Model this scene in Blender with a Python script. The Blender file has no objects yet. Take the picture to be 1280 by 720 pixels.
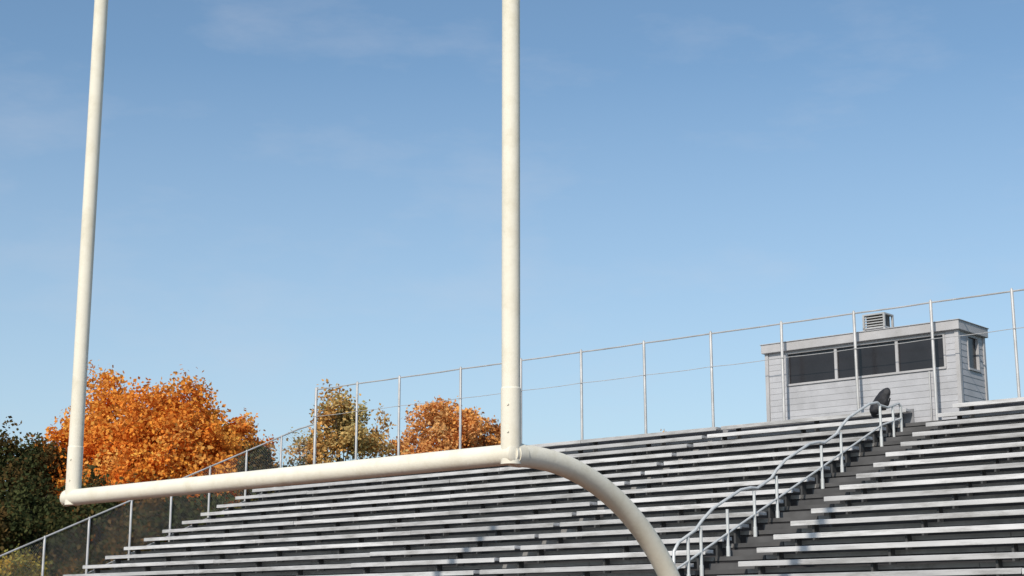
import bpy, bmesh, math, random
import numpy as np
from mathutils import Vector, Matrix
random.seed(7); rng=np.random.default_rng(11)
S=bpy.context.scene
S.view_settings.view_transform='Standard'; S.view_settings.look='None'; S.view_settings.exposure=0
CAMZ=1.47
# ---------------- materials ----------------
def newmat(name):
    m=bpy.data.materials.new(name); m.use_nodes=True
    nt=m.node_tree; b=nt.nodes['Principled BSDF']; return m,nt,b
def mat(name,col,rough=.5,metal=0,var=.12,scale=3.0,bump=0,bscale=40,dirt=None,dirtamt=.4,dscale=2.0,stretch=None,isl=0,spec=.5):
    m,nt,b=newmat(name); N=nt.nodes; L=nt.links
    b.inputs['Specular IOR Level'].default_value=spec
    tc=N.new('ShaderNodeTexCoord')
    mp=N.new('ShaderNodeMapping'); L.new(tc.outputs['Object'],mp.inputs['Vector'])
    if stretch: mp.inputs['Scale'].default_value=stretch
    n=N.new('ShaderNodeTexNoise'); n.inputs['Scale'].default_value=scale; n.inputs['Detail'].default_value=6
    L.new(mp.outputs[0],n.inputs['Vector'])
    r=N.new('ShaderNodeValToRGB'); L.new(n.outputs['Fac'],r.inputs['Fac'])
    c=np.array(col)
    r.color_ramp.elements[0].position=.3; r.color_ramp.elements[1].position=.7
    r.color_ramp.elements[0].color=(*(c*(1-var)),1); r.color_ramp.elements[1].color=(*np.minimum(c*(1+var),.9),1)
    out=r.outputs['Color']
    if dirt is not None:
        n2=N.new('ShaderNodeTexNoise'); n2.inputs['Scale'].default_value=dscale; n2.inputs['Detail'].default_value=9; n2.inputs['Roughness'].default_value=.7
        L.new(mp.outputs[0],n2.inputs['Vector'])
        r2=N.new('ShaderNodeValToRGB'); r2.color_ramp.elements[0].position=.47; r2.color_ramp.elements[1].position=.70
        r2.color_ramp.elements[1].color=(dirtamt,dirtamt,dirtamt,1)
        L.new(n2.outputs['Fac'],r2.inputs['Fac'])
        mx=N.new('ShaderNodeMixRGB'); L.new(r2.outputs['Color'],mx.inputs['Fac']); L.new(out,mx.inputs['Color1']); mx.inputs['Color2'].default_value=(*dirt,1)
        out=mx.outputs['Color']
    if isl:
        ge=N.new('ShaderNodeNewGeometry'); mr=N.new('ShaderNodeMapRange'); L.new(ge.outputs['Random Per Island'],mr.inputs['Value'])
        mr.inputs['To Min'].default_value=1-isl; mr.inputs['To Max'].default_value=1+isl*.6
        hv=N.new('ShaderNodeHueSaturation'); L.new(out,hv.inputs['Color']); L.new(mr.outputs[0],hv.inputs['Value']); out=hv.outputs['Color']
    L.new(out,b.inputs['Base Color']); b.inputs['Roughness'].default_value=rough; b.inputs['Metallic'].default_value=metal
    if bump:
        n3=N.new('ShaderNodeTexNoise'); n3.inputs['Scale'].default_value=bscale; L.new(tc.outputs['Object'],n3.inputs['Vector'])
        bp=N.new('ShaderNodeBump'); bp.inputs['Strength'].default_value=bump; bp.inputs['Distance'].default_value=.01
        L.new(n3.outputs['Fac'],bp.inputs['Height']); L.new(bp.outputs[0],b.inputs['Normal'])
    return m
M_post=mat('cream_paint',(.82,.775,.655),.85,var=.05,scale=1.5,bump=.15,bscale=25,dirt=(.58,.52,.38),dirtamt=.5,dscale=3,spec=.25)
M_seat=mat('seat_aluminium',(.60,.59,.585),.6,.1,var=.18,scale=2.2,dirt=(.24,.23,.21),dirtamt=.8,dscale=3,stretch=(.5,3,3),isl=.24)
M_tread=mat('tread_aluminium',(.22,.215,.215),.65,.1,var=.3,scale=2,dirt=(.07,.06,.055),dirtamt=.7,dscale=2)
M_step=mat('aisle_step',(.075,.073,.073),.75,var=.35,scale=2)
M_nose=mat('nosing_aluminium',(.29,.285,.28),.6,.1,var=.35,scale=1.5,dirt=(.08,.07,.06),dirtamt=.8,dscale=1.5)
M_riser=mat('riser_dark',(.028,.026,.028),.85,var=.5,scale=1.7)  # shade between rows put into the near-black riser colour
M_back=mat('back_panel',(.20,.20,.21),.7,var=.3,scale=1.7)
M_steel=mat('weathered_wire',(.20,.20,.20),.5,.3,var=.12,scale=6)
M_frame=mat('frame_steel',(.06,.06,.06),.7,.2,var=.3,scale=4)
M_post2=mat('fence_galvanised',(.48,.475,.47),.5,.2,var=.15,scale=3,dirt=(.3,.29,.27),dirtamt=.6)
M_railw=mat('rail_galvanised',(.62,.63,.62),.42,.2,var=.08,scale=8)
M_wall=mat('painted_siding',(.45,.45,.47),.7,var=.07,scale=3,dirt=(.32,.32,.33),dirtamt=.6,dscale=1.6,isl=.06)
M_trim=mat('painted_trim',(.45,.44,.445),.65,var=.10,scale=4,dirt=(.29,.28,.27),dirtamt=.7)
M_dark=mat('window_dark',(.022,.020,.022),.25,var=.2,scale=2)
M_bark=mat('bark',(.10,.075,.055),.9,var=.35,scale=6,bump=.6,bscale=12)
M_grass=mat('grass',(.055,.085,.025),.95,var=.35,scale=.35,dirt=(.11,.10,.04),dirtamt=.6,dscale=.6,bump=.6,bscale=30)
M_track=mat('track_rubber',(.16,.06,.045),.9,var=.12,scale=1.0)
M_conc=mat('concrete',(.32,.31,.29),.85,var=.15,scale=2)
M_darkobj=mat('matte_black',(.018,.018,.022),.7,var=.3,scale=9,bump=.5,bscale=30)
def leafmat(name):
    m=bpy.data.materials.new(name); m.use_nodes=True; nt=m.node_tree; N=nt.nodes; L=nt.links
    for n in list(N): N.remove(n)
    o=N.new('ShaderNodeOutputMaterial'); a=N.new('ShaderNodeAttribute'); a.attribute_name='leafcol'
    d=N.new('ShaderNodeBsdfDiffuse'); t=N.new('ShaderNodeBsdfTranslucent'); 
    mx=N.new('ShaderNodeMixShader'); mx.inputs[0].default_value=.33
    L.new(a.outputs['Color'],d.inputs[0]); L.new(a.outputs['Color'],t.inputs[0])
    L.new(d.outputs[0],mx.inputs[1]); L.new(t.outputs[0],mx.inputs[2]); L.new(mx.outputs[0],o.inputs[0])
    return m
M_leaf=leafmat('leaf')
# ---------------- helpers ----------------
def empty(name,mtx=None):
    e=bpy.data.objects.new(name,None); S.collection.objects.link(e)
    if mtx is not None: e.matrix_world=mtx
    return e
class MB:
    def __init__(s): s.v=[];s.f=[]
    def box(s,x0,x1,y0,y1,z0,z1,sh=0):
        n=len(s.v)
        s.v+= [(x0,y0,z0),(x1,y0,z0),(x1,y1,z0),(x0,y1,z0),(x0,y0,z1),(x1,y0,z1),(x1,y1,z1),(x0,y1,z1)]
        s.f+= [tuple(n+i for i in q) for q in [(3,2,1,0),(4,5,6,7),(0,1,5,4),(1,2,6,5),(2,3,7,6),(3,0,4,7)]]
    def tube(s,pts,r,k=8,caps=True):
        pts=[Vector(p) for p in pts]; n0=len(s.v); prev=None
        rs=r if isinstance(r,(list,tuple)) else [r]*len(pts)
        for i,p in enumerate(pts):
            if i==0: t=pts[1]-pts[0]
            elif i==len(pts)-1: t=pts[-1]-pts[-2]
            else: t=(pts[i+1]-p).normalized()+(p-pts[i-1]).normalized()
            t.normalize()
            if prev is None:
                a=Vector((0,0,1)) if abs(t.z)<.9 else Vector((1,0,0))
                u=t.cross(a).normalized()
            else: u=(prev-t*prev.dot(t)).normalized()
            prev=u; w=t.cross(u)
            for j in range(k):
                an=2*math.pi*j/k; s.v.append(tuple(p+(u*math.cos(an)+w*math.sin(an))*rs[i]))
        for i in range(len(pts)-1):
            for j in range(k):
                a=n0+i*k+j; b=n0+i*k+(j+1)%k; s.f.append((a,b,b+k,a+k))
        if caps:
            s.f.append(tuple(n0+j for j in range(k))[::-1]); s.f.append(tuple(n0+(len(pts)-1)*k+j for j in range(k)))
    def obj(s,name,m,parent=None,smooth=False,bevel=0):
        me=bpy.data.meshes.new(name); me.from_pydata(s.v,[],s.f); me.update()
        bm=bmesh.new(); bm.from_mesh(me); bmesh.ops.recalc_face_normals(bm,faces=bm.faces); bm.to_mesh(me); bm.free()
        me.materials.append(m)
        o=bpy.data.objects.new(name,me); S.collection.objects.link(o)
        if parent: o.parent=parent
        if smooth:
            for p in me.polygons: p.use_smooth=True
            e=o.modifiers.new('es','EDGE_SPLIT'); e.split_angle=math.radians(50)
        if bevel:
            b=o.modifiers.new('b','BEVEL'); b.width=bevel; b.segments=2
        return o
# ---------------- ground ----------------
g=MB(); g.v=[(-900,-900,0),(900,-900,0),(900,1500,0),(-900,1500,0)]; g.f=[(0,1,2,3)]
g.obj('ground',M_grass)
ANG=math.atan2(-.6502,.7597)
BM=Matrix.Translation((-5.15,41.7,0))@Matrix.Rotation(ANG,4,'Z')
t=MB(); t.v=[(-60,-25,.004),(90,-25,.004),(90,-15.5,.004),(-60,-15.5,.004)]; t.f=[(0,1,2,3)]
to=t.obj('running_track',M_track); to.matrix_world=BM
t=MB(); t.box(-1.5,33,-13.6,1.2,-.05,.06); to=t.obj('concrete_pad',M_conc); to.matrix_world=BM
# ---------------- goalpost ----------------
G=empty('football_goalpost')
PR=Vector((-.01,14.54,3.05)); PL=Vector((-5.27,19.30,3.05)); c=(PR-PL).normalized(); pv=Vector((-c.y,c.x,0))
if pv.y<0: pv=-pv
m=MB(); m.tube([PL-c*.13,PL-c*.125,PR+c*.02],[.085,.096,.096],32); m.obj('crossbar',M_post,G,True)
m=MB(); m.tube([PL-c*.145,PL-c*.13],[.06,.1],32); m.obj('end_cap',M_post,G,True)
for i,(P,n) in enumerate(((PL,'far'),(PR,'near'))):
    m=MB(); m.tube([P+Vector((0,0,-.09)),P+Vector((0,0,.60))],.0925,32)
    m.tube([P+Vector((0,0,.60)),P+Vector((0,0,.612))],[.0925,.088],32)
    m.obj('sleeve_%d'%(i+1),M_post,G,True)
    m=MB(); m.tube([P+Vector((0,0,.5)),P+Vector((0,0,9.1))],.086,32)
    m.obj('upright_%d'%(i+1),M_post,G,True)
    m=MB()
    for zz in (.2,.45):
        q=P+Vector((0,0,zz)); dd=Vector((-.3,-.95,0)); m.tube([q+dd*.085,q+dd*.103],.011,6)
    m.obj('sleeve_bolts_%d'%(i+1),M_post,G)
R=2.68; s0=.25
pts=[PR-pv*.02,PR+pv*.12,PR+pv*s0]
for k in range(1,41):
    a=math.pi/2*k/40; pts.append(PR+pv*(s0+R*math.sin(a))+Vector((0,0,-R*(1-math.cos(a)))))
pts.append(PR+pv*(s0+R)+Vector((0,0,-3.05)))
m=MB(); m.tube(pts,.104,32); m.obj('gooseneck',M_post,G,True)
m=MB(); m.tube([PR+pv*.02,PR+pv*.13],.111,32); m.tube([PR+c*-.02,PR+c*.06,PR+c*.085],[.1,.1,.07],32); m.obj('elbow_casting',M_post,G,True)
m=MB()
bp=PR+pv*(s0+R); m.tube([(bp.x,bp.y,0.004),(bp.x,bp.y,.05)],.26,28)
for k in range(8):
    an=k*math.pi/4; m.tube([(bp.x+.2*math.cos(an),bp.y+.2*math.sin(an),.05),(bp.x+.2*math.cos(an),bp.y+.2*math.sin(an),.09)],.02,6)
m.obj('base_plate',M_steel,G,True)
# ---------------- bleachers ----------------
B=empty('bleachers',BM)
RS=.225; RN=RS/.42; NR=22; SH=.33
A0=0.0; A1=32.0; AI=(17.05,17.98); GAP=(12.74,12.88)
zs=lambda k:4.17+CAMZ-RS*k
fr=lambda k:-.72-RN*k
seats=MB(); tr=MB(); ri=MB(); br=MB(); st=MB(); nose=MB()
rr=random.Random(3)
for k in range(NR):
    z=zs(k); F=z-SH
    for (x0,x1) in ((A0,GAP[0]),(GAP[1],AI[0]),(AI[1],A1)):
        x=x0+rr.uniform(-.05,.03); first=True
        while x<x1-.05:
            L=min(4.6,x1-x)
            if first and x0==A0: L=rr.choice((2.6,3.6,4.6))
            first=False
            if x1-x-L<1.2: L=x1-x
            dz=rr.uniform(-.007,.007); dy=rr.uniform(-.009,.009)
            e=x+L
            seats.box(x,e-.008,fr(k)+.28+dy,fr(k)+.50+dy,z-.055+dz,z+dz)
            seats.box(x,e-.008,fr(k)+.262+dy,fr(k)+.278+dy,z-.078+dz,z-.003+dz)
            x=e
        q=x0+.3
        while q<x1-.1:
            br.box(q,q+.035,fr(k)+.34,fr(k)+.48,F,z-.057)
            q+=1.83
    for j in range(2):
        y0=fr(k)+.006+j*.265
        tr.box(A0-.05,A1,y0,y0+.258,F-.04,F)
    for (xa,xb) in ((A0-.05,AI[0]),(AI[1],A1)):
        x=xa
        while x<xb-.05:
            e=min(xb,x+3.66); d=rr.uniform(-.004,.004)
            nose.box(x,e-.01,fr(k)-.014,fr(k)+.003,F-.06+d,F+.004+d); x=e
    st.box(AI[0]+.01,AI[1]-.01,fr(k)-.016,fr(k)+.003,F-.06,F+.005)
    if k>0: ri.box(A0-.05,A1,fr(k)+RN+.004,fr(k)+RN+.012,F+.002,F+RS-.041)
    if k>0: st.box(AI[0]+.06,AI[1]-.06,fr(k)+.28,fr(k)+RN-.018,F+.002,F+.115)
FT0=zs(0)-SH
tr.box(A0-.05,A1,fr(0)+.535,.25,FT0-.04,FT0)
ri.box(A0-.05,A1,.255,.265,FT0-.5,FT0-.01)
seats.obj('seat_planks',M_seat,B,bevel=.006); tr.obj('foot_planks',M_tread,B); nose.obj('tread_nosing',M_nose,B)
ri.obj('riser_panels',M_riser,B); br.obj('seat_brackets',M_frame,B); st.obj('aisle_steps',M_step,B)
m=MB(); 
for (x0,x1) in ((A0,AI[0]),(AI[1],A1)): m.box(x0,x1,-.16,-.14,FT0+.002,zs(0)+.02)
m.obj('top_back_panel',M_back,B)
fm=MB(); q=0.02
while q<A1:
    z1=FT0-.1; z0=zs(NR-1)-SH-.15
    fm.tube([(q,fr(NR-1)+.1,z0),(q,-.4,z1-.2)],.06,4)
    for yy in (0.1,-2.2,-4.6,-7,-9.4,-11.6):
        zt=min(z1,FT0-.35+.42*(yy+.2)); 
        if zt>.1: fm.tube([(q,yy,.05),(q,yy,zt)],.05,6)
    for ya,yb in ((.1,-4.6),(-4.6,-9.4)):
        fm.tube([(q,ya,.3),(q,yb,max(.3,FT0-.5+.42*yb))],.03,5)
    q+=1.83
fm.obj('understructure',M_frame,B)
m=MB()
for k in range(NR):
    F=zs(k)-SH
    m.box(-.075,-.055,fr(k)+.0,fr(k)+RN-.002,F-.34,F-.0)
m.obj('end_stringer',M_frame,B)
# ---------------- fences ----------------
def mesh_wires(mb,x0,x1,zf0,h,axis,sp=.075,r=.0016,const=0.):
    def P(s,t):
        z=zf0(s)+t
        return (s,const,z) if axis=='x' else (const,s,z)
    n=int((x1-x0+h)/sp)
    for i in range(n+1):
        for d in (1,-1):
            a=x0-h+i*sp if d==1 else x0+i*sp
            t0,t1=0,h
            if d==1: t0=max(0,x0-a); t1=min(h,x1-a)
            else: t0=max(0,a-x1); t1=min(h,a-x0)
            if t1-t0<.02: continue
            mb.tube([P(a+d*t0,t0),P(a+d*t1,t1)],r,3,False)
ZT=6.27+CAMZ
FT=empty('top_rail_fence',BM)
posts=[0,1.557,3.07,5.14,7.05,8.86,10.63,12.38,14.1,15.8,17.45,19.1,20.8,22.5,24.2,25.9,27.6,29.3,31,32]
m=MB()
for p in posts:
    lx=rr.uniform(-.02,.02)
    m.tube([(p,0,FT0-.1),(p+lx,0,ZT+.0),(p+lx,0,ZT+.03)],[.031,.031,.012] if p else [.038,.038,.012],8)
m.obj('posts',M_post2,FT,True)
m=MB()
def sagrail(mb,z,y,r,sag):
    pts=[]
    for i in range(len(posts)-1):
        a,b=posts[i],posts[i+1]
        for f in (0,.33,.66): pts.append((a+(b-a)*f,y,z-sag*(4*f*(1-f))+rr.uniform(-.003,.003)))
    pts.append((32,y,z)); mb.tube(pts,r,6)
sagrail(m,ZT-.03,0,.017,.004); sagrail(m,ZT-.75,-.035,.007,.012); m.obj('rails',M_post2,FT,True)
FS=empty('chain_link_fence',BM)
top=lambda b:4.27+CAMZ+.42*b+1.06
m=MB(); bs=[-.93-1.14*i for i in range(11)]
for b in bs: m.tube([(-.25,b,max(.05,top(b)-1.75)),(-.25,b,top(b)),(-.25,b,top(b)+.03)],[.028,.028,.012],8)
m.obj('posts',M_post2,FS,True)
m=MB(); m.tube([(-.02,-.0,top(0)),(-.25,-.35,top(-.35)),(-.25,bs[-1],top(bs[-1]))],.02,8)
m.tube([(-.25,0,top(0)-1.25),(-.25,bs[-1],top(bs[-1])-1.25)],.016,8); m.obj('rails',M_post2,FS,True)
m=MB(); mesh_wires(m,bs[-1],0,lambda b:top(b)-1.25,1.25,'y',const=-.25,r=.0015); m.obj('wire_mesh',M_steel,FS)
# ---------------- aisle handrail ----------------
HR=empty('aisle_handrail',BM)
m=MB(); deck=lambda b:FT0+.42*(b+.45)
a=17.2
def T(b,h=.90): return deck(b)+h
tops=[(a,-.98,deck(-.98)-.1),(a,-.98,T(-.98,.52)),(a,-1.06,T(-1.06,.60)),(a,-1.5,T(-1.5,.66)),(a,-1.8,T(-1.8,.80))]
b=-1.8
for i in range(3):
    tops+=[(a,b-.1,T(b-.1,.88)),(a,b-.4,T(b-.4,.95)),(a,b-1.2,T(b-1.2,.95)),(a,b-1.5,T(b-1.5,.88))]
    if i<2: tops+=[(a,b-1.65,T(b-1.65,.81)),(a,b-2.1,T(b-2.1,.80))]
    b-=2.2
tops+=[(a,-7.9,T(-7.9,.80)),(a,-8.35,T(-8.35,.79)),(a,-8.48,T(-8.48,.70)),(a,-8.5,deck(-8.5)-.1)]
m.tube(tops,.025,8)
m.tube([(a,-1.0,T(-1.0,.3)),(a,-1.75,T(-1.75,.42)),(a,-8.5,T(-8.5,.42))],.019,8)
m.tube([(a,-1.3,deck(-1.3)-.15),(a,-1.3,T(-1.3,.62))],.024,8)
for bb in (-1.8,-3.3,-4.0,-5.5,-6.2,-7.0,-7.75,-8.1):
    m.tube([(a,bb,deck(bb)-.15),(a,bb,T(bb,.79))],.025,8); m.tube([(a,bb,deck(bb)-.15),(a,bb,deck(bb)+.22)],.033,8)
m.obj('rail_tubes',M_railw,HR,True)
# ---------------- press box ----------------
PB=empty('press_box',BM)
X0,X1,Y0,Y1=13.52,17.80,.35,1.50; ZB=FT0-.25; ZR=5.71+CAMZ; ZW0,ZW1=5.02+CAMZ,5.65+CAMZ
def laps(mb,x0,x1,y,z0,z1,face):
    n=max(1,round((z1-z0)/.13)); h=(z1-z0)/n
    for i in range(n):
        a=z0+i*h; k=len(mb.v); o=.011
        if face=='front': P=lambda s,d,z:(s,y-d,z)
        elif face=='back': P=lambda s,d,z:(s,y+d,z)
        elif face=='right': P=lambda s,d,z:(y+d,s,z)
        else: P=lambda s,d,z:(y-d,s,z)
        mb.v+=[P(x0,0,a),P(x1,0,a),P(x1,o,a),P(x0,o,a),P(x0,.004,a+h),P(x1,.004,a+h),P(x1,0,a+h),P(x0,0,a+h)]
        mb.f+=[tuple(k+i for i in q) for q in [(0,1,2,3),(3,2,5,4),(4,5,6,7),(0,3,4,7),(1,2,5,6)]]
m=MB()
m.box(X0,X1,Y0,Y0+.08,ZB,ZW0); m.box(X0,14.03,Y0,Y0+.08,ZW0,ZR); m.box(17.5,X1,Y0,Y0+.08,ZW0,ZR); m.box(14.03,17.5,Y0,Y0+.08,ZW1,ZR)
m.box(X0,X0+.08,Y0+.08,Y1,ZB,ZR); m.box(X0+.08,X1-.08,Y1-.08,Y1,ZB,ZR)
sy0,sy1=.78,1.22
m.box(X1-.08,X1,Y0+.08,Y1,ZB,ZW0); m.box(X1-.08,X1,Y0+.08,sy0,ZW0,ZR); m.box(X1-.08,X1,sy1,Y1,ZW0,ZR); m.box(X1-.08,X1,sy0,sy1,ZW1,ZR)
m.obj('walls',M_wall,PB)
m=MB()
laps(m,X0+.06,X1-.06,Y0,ZB,ZW0-.05,'front'); laps(m,X0+.06,13.96,Y0,ZW0-.05,ZR,'front'); laps(m,17.56,X1-.06,Y0,ZW0-.05,ZR,'front')
laps(m,Y0+.06,Y1-.06,X1,ZB,ZW0-.05,'right'); laps(m,Y0+.06,sy0-.06,X1,ZW0-.05,ZR,'right'); laps(m,sy1+.06,Y1-.06,X1,ZW0-.05,ZR,'right')
laps(m,Y0+.06,Y1-.06,X0,ZB,ZR,'left'); laps(m,X0+.06,X1-.06,Y1,ZB,ZR,'back')
m.obj('siding',M_wall,PB)
m=MB()
for (x,y) in ((X0-.028,Y0-.03),(X1-.05,Y0-.03),(X1-.05,Y1-.05),(X0-.028,Y1-.05)): m.box(x,x+.08,y,y+.08,ZB-.01,ZR)
m.obj('corner_boards',M_trim,PB)
m=MB(); m.box(13.99,17.54,Y0-.035,Y0-.002,ZW0-.04,ZW0); m.box(13.99,17.54,Y0-.02,Y0-.002,ZW1,ZW1+.03)
m.box(13.99,14.03,Y0-.02,Y0-.002,ZW0+.001,ZW1-.001); m.box(17.5,17.54,Y0-.02,Y0-.002,ZW0+.001,ZW1-.001)
for x in (15.14,16.5): m.box(x-.03,x+.03,Y0+.0,Y0+.035,ZW0+.001,ZW1-.001)
m.box(X1+.002,X1+.035,sy0-.04,sy1+.04,ZW0-.04,ZW0); m.box(X1+.002,X1+.02,sy0-.04,sy0,ZW0+.001,ZW1); m.box(X1+.002,X1+.02,sy1,sy1+.04,ZW0+.001,ZW1)
m.obj('window_frames',M_trim,PB)
m=MB(); m.box(14.035,17.495,Y0+.04,Y0+.05,ZW0+.002,ZW1-.002); m.box(X1-.05,X1-.04,sy0+.002,sy1-.002,ZW0+.002,ZW1-.002); m.obj('window_glass',M_dark,PB)
m=MB(); m.box(X0-.07,X1+.08,Y0-.10,Y1+.08,ZR+.002,ZR+.18); m.box(X0-.09,X1+.10,Y0-.12,Y1+.10,ZR+.18,ZR+.198); m.obj('roof',M_trim,PB,bevel=.008)
m=MB(); 
for x in (X0+.1,X0+2,X1-.1):
    for y in (Y0+.1,Y1-.1): m.tube([(x,y,.05),(x,y,ZB)],.06,8)
m.obj('support_posts',M_frame,PB)
m=MB(); vx,vy,vz=15.52,.85,ZR+.38
m.box(vx,vx+.5,vy,vy+.4,vz+.25,vz+.28); m.box(vx,vx+.5,vy,vy+.4,vz-.03,vz)
for i in range(4): m.box(vx+.01,vx+.49,vy+.02,vy+.06,vz+.03+i*.055,vz+.05+i*.055)
for x in (vx,vx+.46): m.box(x,x+.04,vy,vy+.04,ZR+.19,vz+.25); m.box(x,x+.04,vy+.36,vy+.4,ZR+.19,vz+.25)
m.obj('roof_vent',M_post2,PB)
m=MB(); m.box(vx+.04,vx+.46,vy+.1,vy+.3,vz,vz+.25); m.obj('roof_vent_core',M_frame,PB)
m=MB()
for x in (17.2,17.34): m.tube([(x,Y0-.06,ZB),(x,Y0-.06,ZW0-.06)],.015,6)
m.obj('conduit',M_post2,PB)
# ---------------- dark leaning object ----------------
BP=empty('dark_leaning_object',BM@Matrix.Translation((16.34,-.42,zs(0)-.05))@Matrix.Rotation(math.radians(36),4,'Y'))  # unidentified dark object, given a bag's body, pocket and straps
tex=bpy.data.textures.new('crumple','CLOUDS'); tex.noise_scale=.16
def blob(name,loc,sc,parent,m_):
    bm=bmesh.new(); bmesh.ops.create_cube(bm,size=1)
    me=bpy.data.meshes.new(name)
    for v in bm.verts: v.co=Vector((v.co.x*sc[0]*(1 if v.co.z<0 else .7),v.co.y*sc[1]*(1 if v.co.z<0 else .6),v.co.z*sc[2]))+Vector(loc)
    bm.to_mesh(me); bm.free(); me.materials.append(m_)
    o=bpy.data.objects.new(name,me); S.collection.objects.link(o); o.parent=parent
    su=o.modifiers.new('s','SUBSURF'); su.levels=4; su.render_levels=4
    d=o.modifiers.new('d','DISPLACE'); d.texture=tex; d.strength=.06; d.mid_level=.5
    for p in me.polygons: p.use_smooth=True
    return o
blob('body',(0,0,.27),(.40,.30,.74),BP,M_darkobj); blob('front_pocket',(0.02,-.10,.16),(.28,.16,.32),BP,M_darkobj)
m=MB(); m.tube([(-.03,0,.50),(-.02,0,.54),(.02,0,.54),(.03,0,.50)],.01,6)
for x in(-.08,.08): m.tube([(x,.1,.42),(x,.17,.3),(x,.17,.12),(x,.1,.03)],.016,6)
m.obj('straps',M_darkobj,BP,True)
# ---------------- trees ----------------
def rnd_dir(n):
    v=rng.normal(size=(n,3)); return v/np.linalg.norm(v,axis=1)[:,None]
def tree(name,x,y,h,rx,rz,pal,ncl=60,lpc=230,ls=.15,trunk=.2,clr=.9,pw=.45):
    e=empty(name,Matrix.Translation((x,y,0)))
    cz=h-rz
    d=rnd_dir(ncl); rad=rng.uniform(.25,1,ncl)**pw
    lob=rnd_dir(7); amp=rng.uniform(-.20,.14,7)
    k_=1+sum(amp[i]*np.clip(d@lob[i],0,1)**3 for i in range(7))
    C=d*(rad*k_)[:,None]*np.array([rx,rx,rz])*rng.uniform(.86,1.03,ncl)[:,None]
    C[:,2]+=cz
    C=C[C[:,2]>.6]
    pal=np.array(pal); V=[];COL=[]
    for c0 in C:
        n=int(lpc*rng.uniform(.6,1.3)); cr=clr*rng.uniform(.6,1.2)
        sub=rng.normal(size=(7,3))*cr*.42*np.array([1,1,.75])
        p=sub[rng.integers(7,size=n)]+rng.normal(size=(n,3))*cr*.24+c0
        out=p-np.array([0,0,cz]); out/=np.linalg.norm(out,axis=1)[:,None]
        nrm=rnd_dir(n)+out*.55; nrm[:,2]+=.25; nrm/=np.linalg.norm(nrm,axis=1)[:,None]
        a=np.cross(nrm,rnd_dir(n)); a/=np.linalg.norm(a,axis=1)[:,None]; b=np.cross(nrm,a)
        s=ls*rng.uniform(.6,1.25,n)[:,None]
        q=np.stack([p-a*s*.5,p+b*s*.36,p+a*s*.5,p-b*s*.36],1)
        V.append(q.reshape(-1,3))
        base=pal[rng.integers(len(pal))]; w=rng.random(n)[:,None]*.55
        col=(base*(1-w)+pal[rng.integers(len(pal),size=n)]*w)*rng.uniform(.75,1.2,n)[:,None]*rng.uniform(.82,1.12)
        COL.append(np.repeat(col,4,0))
    V=np.concatenate(V);COL=np.concatenate(COL); nf=len(V)//4
    me=bpy.data.meshes.new('foliage'); me.vertices.add(len(V)); me.vertices.foreach_set('co',V.ravel())
    me.loops.add(nf*4); me.loops.foreach_set('vertex_index',np.arange(nf*4)); me.polygons.add(nf); me.polygons.foreach_set('loop_start',np.arange(nf)*4); me.polygons.foreach_set('loop_total',np.full(nf,4))
    me.update(calc_edges=True)
    at=me.attributes.new('leafcol','FLOAT_COLOR','POINT'); at.data.foreach_set('color',np.concatenate([np.clip(COL,0,.92),np.ones((len(COL),1))],1).ravel())
    me.materials.append(M_leaf); o=bpy.data.objects.new('foliage',me); S.collection.objects.link(o); o.parent=e
    m=MB(); zt=cz+rz*.55
    tp=[(0,0,-.1)]+[(rng.normal()*.12,rng.normal()*.12,zt*i/5) for i in range(1,6)]
    m.tube(tp,[trunk*1.25,trunk,trunk*.85,trunk*.65,trunk*.4,trunk*.12],10)
    for c0 in C[:40]:
        zb=min(max(c0[2]*.55,zt*.2),zt*.9); f=zb/zt*5; i=min(int(f),4); A=Vector(tp[i]).lerp(Vector(tp[i+1]),f-i)
        r=trunk*.33*(1-.6*zb/zt); E=Vector(c0); Mi=A.lerp(E,.5)+Vector((rng.normal()*.15,rng.normal()*.15,.2))
        m.tube([A,Mi,E],[r,r*.6,r*.15],5)
        for _ in range(2):
            E2=E+Vector(rnd_dir(1)[0]*clr*.6); m.tube([Mi.lerp(E,.6),E2],[r*.3,.006],4)
    m.obj('trunk_and_limbs',M_bark,e,True)
ORG=[(.92,.37,.06),(.88,.31,.05),(.92,.46,.12),(.80,.25,.04),(.90,.41,.08)]
OR2=[(.82,.42,.15),(.86,.42,.14),(.74,.38,.15),(.78,.48,.20),(.88,.40,.11)]
OLV=[(.62,.45,.18),(.72,.43,.15),(.50,.40,.17),(.76,.41,.13),(.46,.40,.18)]
DRK=[(.07,.085,.035),(.08,.09,.035),(.055,.07,.03),(.13,.08,.03)]
DRO=[(.13,.09,.04),(.09,.09,.04),(.24,.12,.04),(.08,.085,.035)]
YEL=[(.50,.36,.07),(.38,.33,.08),(.55,.33,.06),(.22,.22,.06)]
def at(px,py,Y):
    t_=(360-py)/2000; Yc=.9776-t_*.2103; return (px-640)/2000/Yc*Y, (.2103+t_*.9776)/Yc*Y+CAMZ
def TR(name,px,py,Y,w,rz,pal,**k):
    x,h=at(px,py,Y); tree(name,x,Y,h,w/2000*Y/2,rz,pal,**k)
TR('maple_tree',205,476,62,225,4.4,ORG,ncl=235,lpc=260,clr=.85,ls=.18,pw=.36)
TR('maple_tree',130,488,64,150,4.2,ORG,ncl=140,lpc=240,clr=.8,ls=.18,pw=.38)
TR('maple_tree',278,500,66,140,4.0,ORG,ncl=130,lpc=240,clr=.8,ls=.18,pw=.38)
TR('oak_tree',10,532,60,120,3.6,DRK,ncl=120,lpc=260,ls=.17,clr=.75)
TR('oak_tree',-70,540,60,150,3.6,DRK,ncl=55,lpc=240,ls=.17)
TR('oak_tree',62,526,63,80,3.4,DRO+[(.6,.22,.04)],ncl=80,lpc=240,ls=.17,clr=.65)
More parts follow.
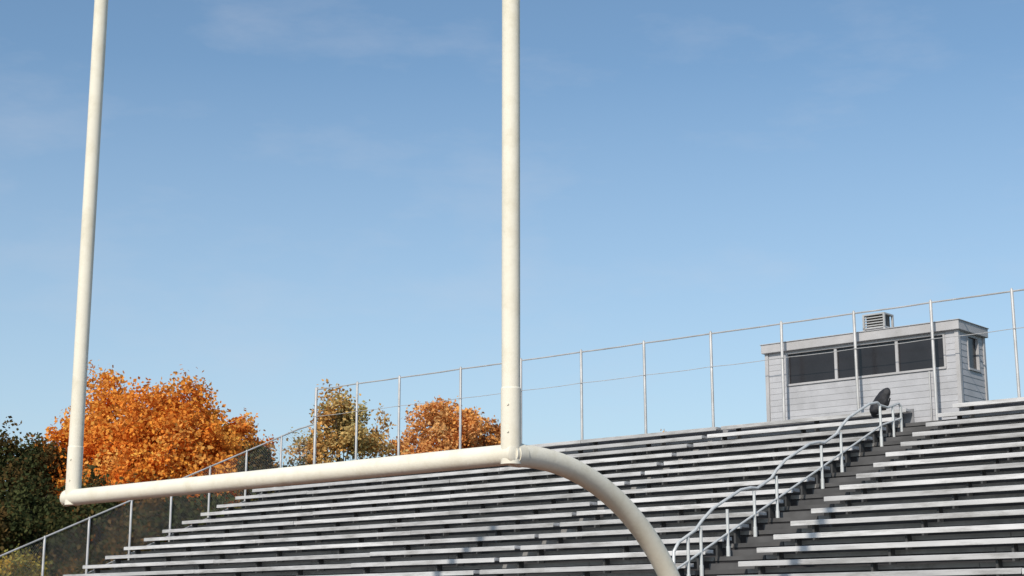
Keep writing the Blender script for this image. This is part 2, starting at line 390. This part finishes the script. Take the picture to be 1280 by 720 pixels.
TR('cedar_tree',326,520,58,46,4.2,DRK+DRO,ncl=85,lpc=180,clr=.5,ls=.14)
TR('ash_tree',428,490,66,130,4.2,OLV,ncl=130,lpc=220,clr=.7,ls=.16,pw=.38)
TR('beech_tree',548,488,68,140,4.4,OR2,ncl=175,lpc=230,clr=.72,ls=.17,pw=.38)
TR('beech_tree',600,502,70,70,3.6,OR2,ncl=65,lpc=190,clr=.65,ls=.17)
TR('oak_tree',130,598,54,180,2.8,DRK+DRO,ncl=110,lpc=260,ls=.16)
TR('oak_tree',235,600,56,170,2.8,DRK,ncl=110,lpc=260,ls=.16)
TR('oak_tree',30,600,53,160,2.8,DRK,ncl=90,lpc=260,ls=.16)
TR('oak_tree',350,575,58,130,3.0,DRO,ncl=85,lpc=240,ls=.16)
TR('shrub',20,693,44,90,.95,YEL,ncl=30,lpc=150,ls=.10,trunk=.05,clr=.45)
TR('shrub',110,702,45,110,.9,DRO,ncl=30,lpc=150,ls=.10,trunk=.05,clr=.45)
TR('birch_tree',1275,484,66,60,2.5,YEL,ncl=36,lpc=150,clr=.55)
TR('birch_tree',822,530,80,70,2.6,OR2,ncl=30,lpc=110,clr=.6)
# ---------------- light ----------------
el=math.radians(36); sd=Vector((-.42,-.907,0)).normalized()
W=bpy.data.worlds.new('World'); S.world=W; W.use_nodes=True; nt=W.node_tree; N=nt.nodes; L=nt.links; bg=N['Background']
sk=N.new('ShaderNodeTexSky'); sk.sky_type='NISHITA'; sk.sun_disc=False; sk.sun_elevation=el; sk.sun_rotation=math.atan2(sd.x,sd.y)%(2*math.pi)
sk.air_density=1.0; sk.dust_density=.8; sk.ozone_density=1.3; sk.altitude=0
tint=N.new('ShaderNodeMixRGB'); tint.blend_type='MULTIPLY'; tint.inputs[0].default_value=1; tint.inputs[2].default_value=(.90,1.03,1.06,1)
L.new(sk.outputs[0],tint.inputs[1])
tc=N.new('ShaderNodeTexCoord'); mp=N.new('ShaderNodeMapping'); mp.inputs['Scale'].default_value=(3,3,9); mp.inputs['Location'].default_value=(.6,.3,.2); L.new(tc.outputs['Generated'],mp.inputs[0])
cn=N.new('ShaderNodeTexNoise'); cn.inputs['Scale'].default_value=2.0; cn.inputs['Detail'].default_value=8; cn.inputs['Roughness'].default_value=.6; L.new(mp.outputs[0],cn.inputs[0])
cr=N.new('ShaderNodeMapRange'); cr.inputs['From Min'].default_value=.52; cr.inputs['From Max'].default_value=.80; cr.inputs['To Max'].default_value=.26; L.new(cn.outputs['Fac'],cr.inputs[0])
cm=N.new('ShaderNodeMixRGB'); L.new(cr.outputs[0],cm.inputs[0]); L.new(tint.outputs[0],cm.inputs[1]); cm.inputs[2].default_value=(5.0,5.3,6.0,1)
sp=N.new('ShaderNodeSeparateXYZ'); L.new(tc.outputs['Generated'],sp.inputs[0])
hz=N.new('ShaderNodeMapRange'); hz.inputs['From Min'].default_value=.02; hz.inputs['From Max'].default_value=.34; hz.inputs['To Min'].default_value=.60; hz.inputs['To Max'].default_value=0; L.new(sp.outputs['Z'],hz.inputs[0])
hm=N.new('ShaderNodeMixRGB'); L.new(hz.outputs[0],hm.inputs[0]); L.new(cm.outputs[0],hm.inputs[1]); hm.inputs[2].default_value=(4.3,5.1,6.1,1)
L.new(hm.outputs[0],bg.inputs['Color']); bg.inputs['Strength'].default_value=.124
sl=bpy.data.lights.new('sun','SUN'); sl.energy=3.6; sl.angle=math.radians(.53); sl.color=(1,.92,.81)
so=bpy.data.objects.new('sun',sl); S.collection.objects.link(so)
dirv=Vector((sd.x*math.cos(el),sd.y*math.cos(el),math.sin(el))); so.rotation_euler=dirv.to_track_quat('Z','Y').to_euler(); so.location=(-20,-40,40)
# ---------------- camera ----------------
cd=bpy.data.cameras.new('cam'); cd.lens=56.25; cd.sensor_width=36; cd.clip_end=5000; cd.clip_start=.1
co=bpy.data.objects.new('camera',cd); S.collection.objects.link(co); co.location=(0,0,CAMZ); co.rotation_euler=(math.radians(90+12.14),0,0)
S.camera=co
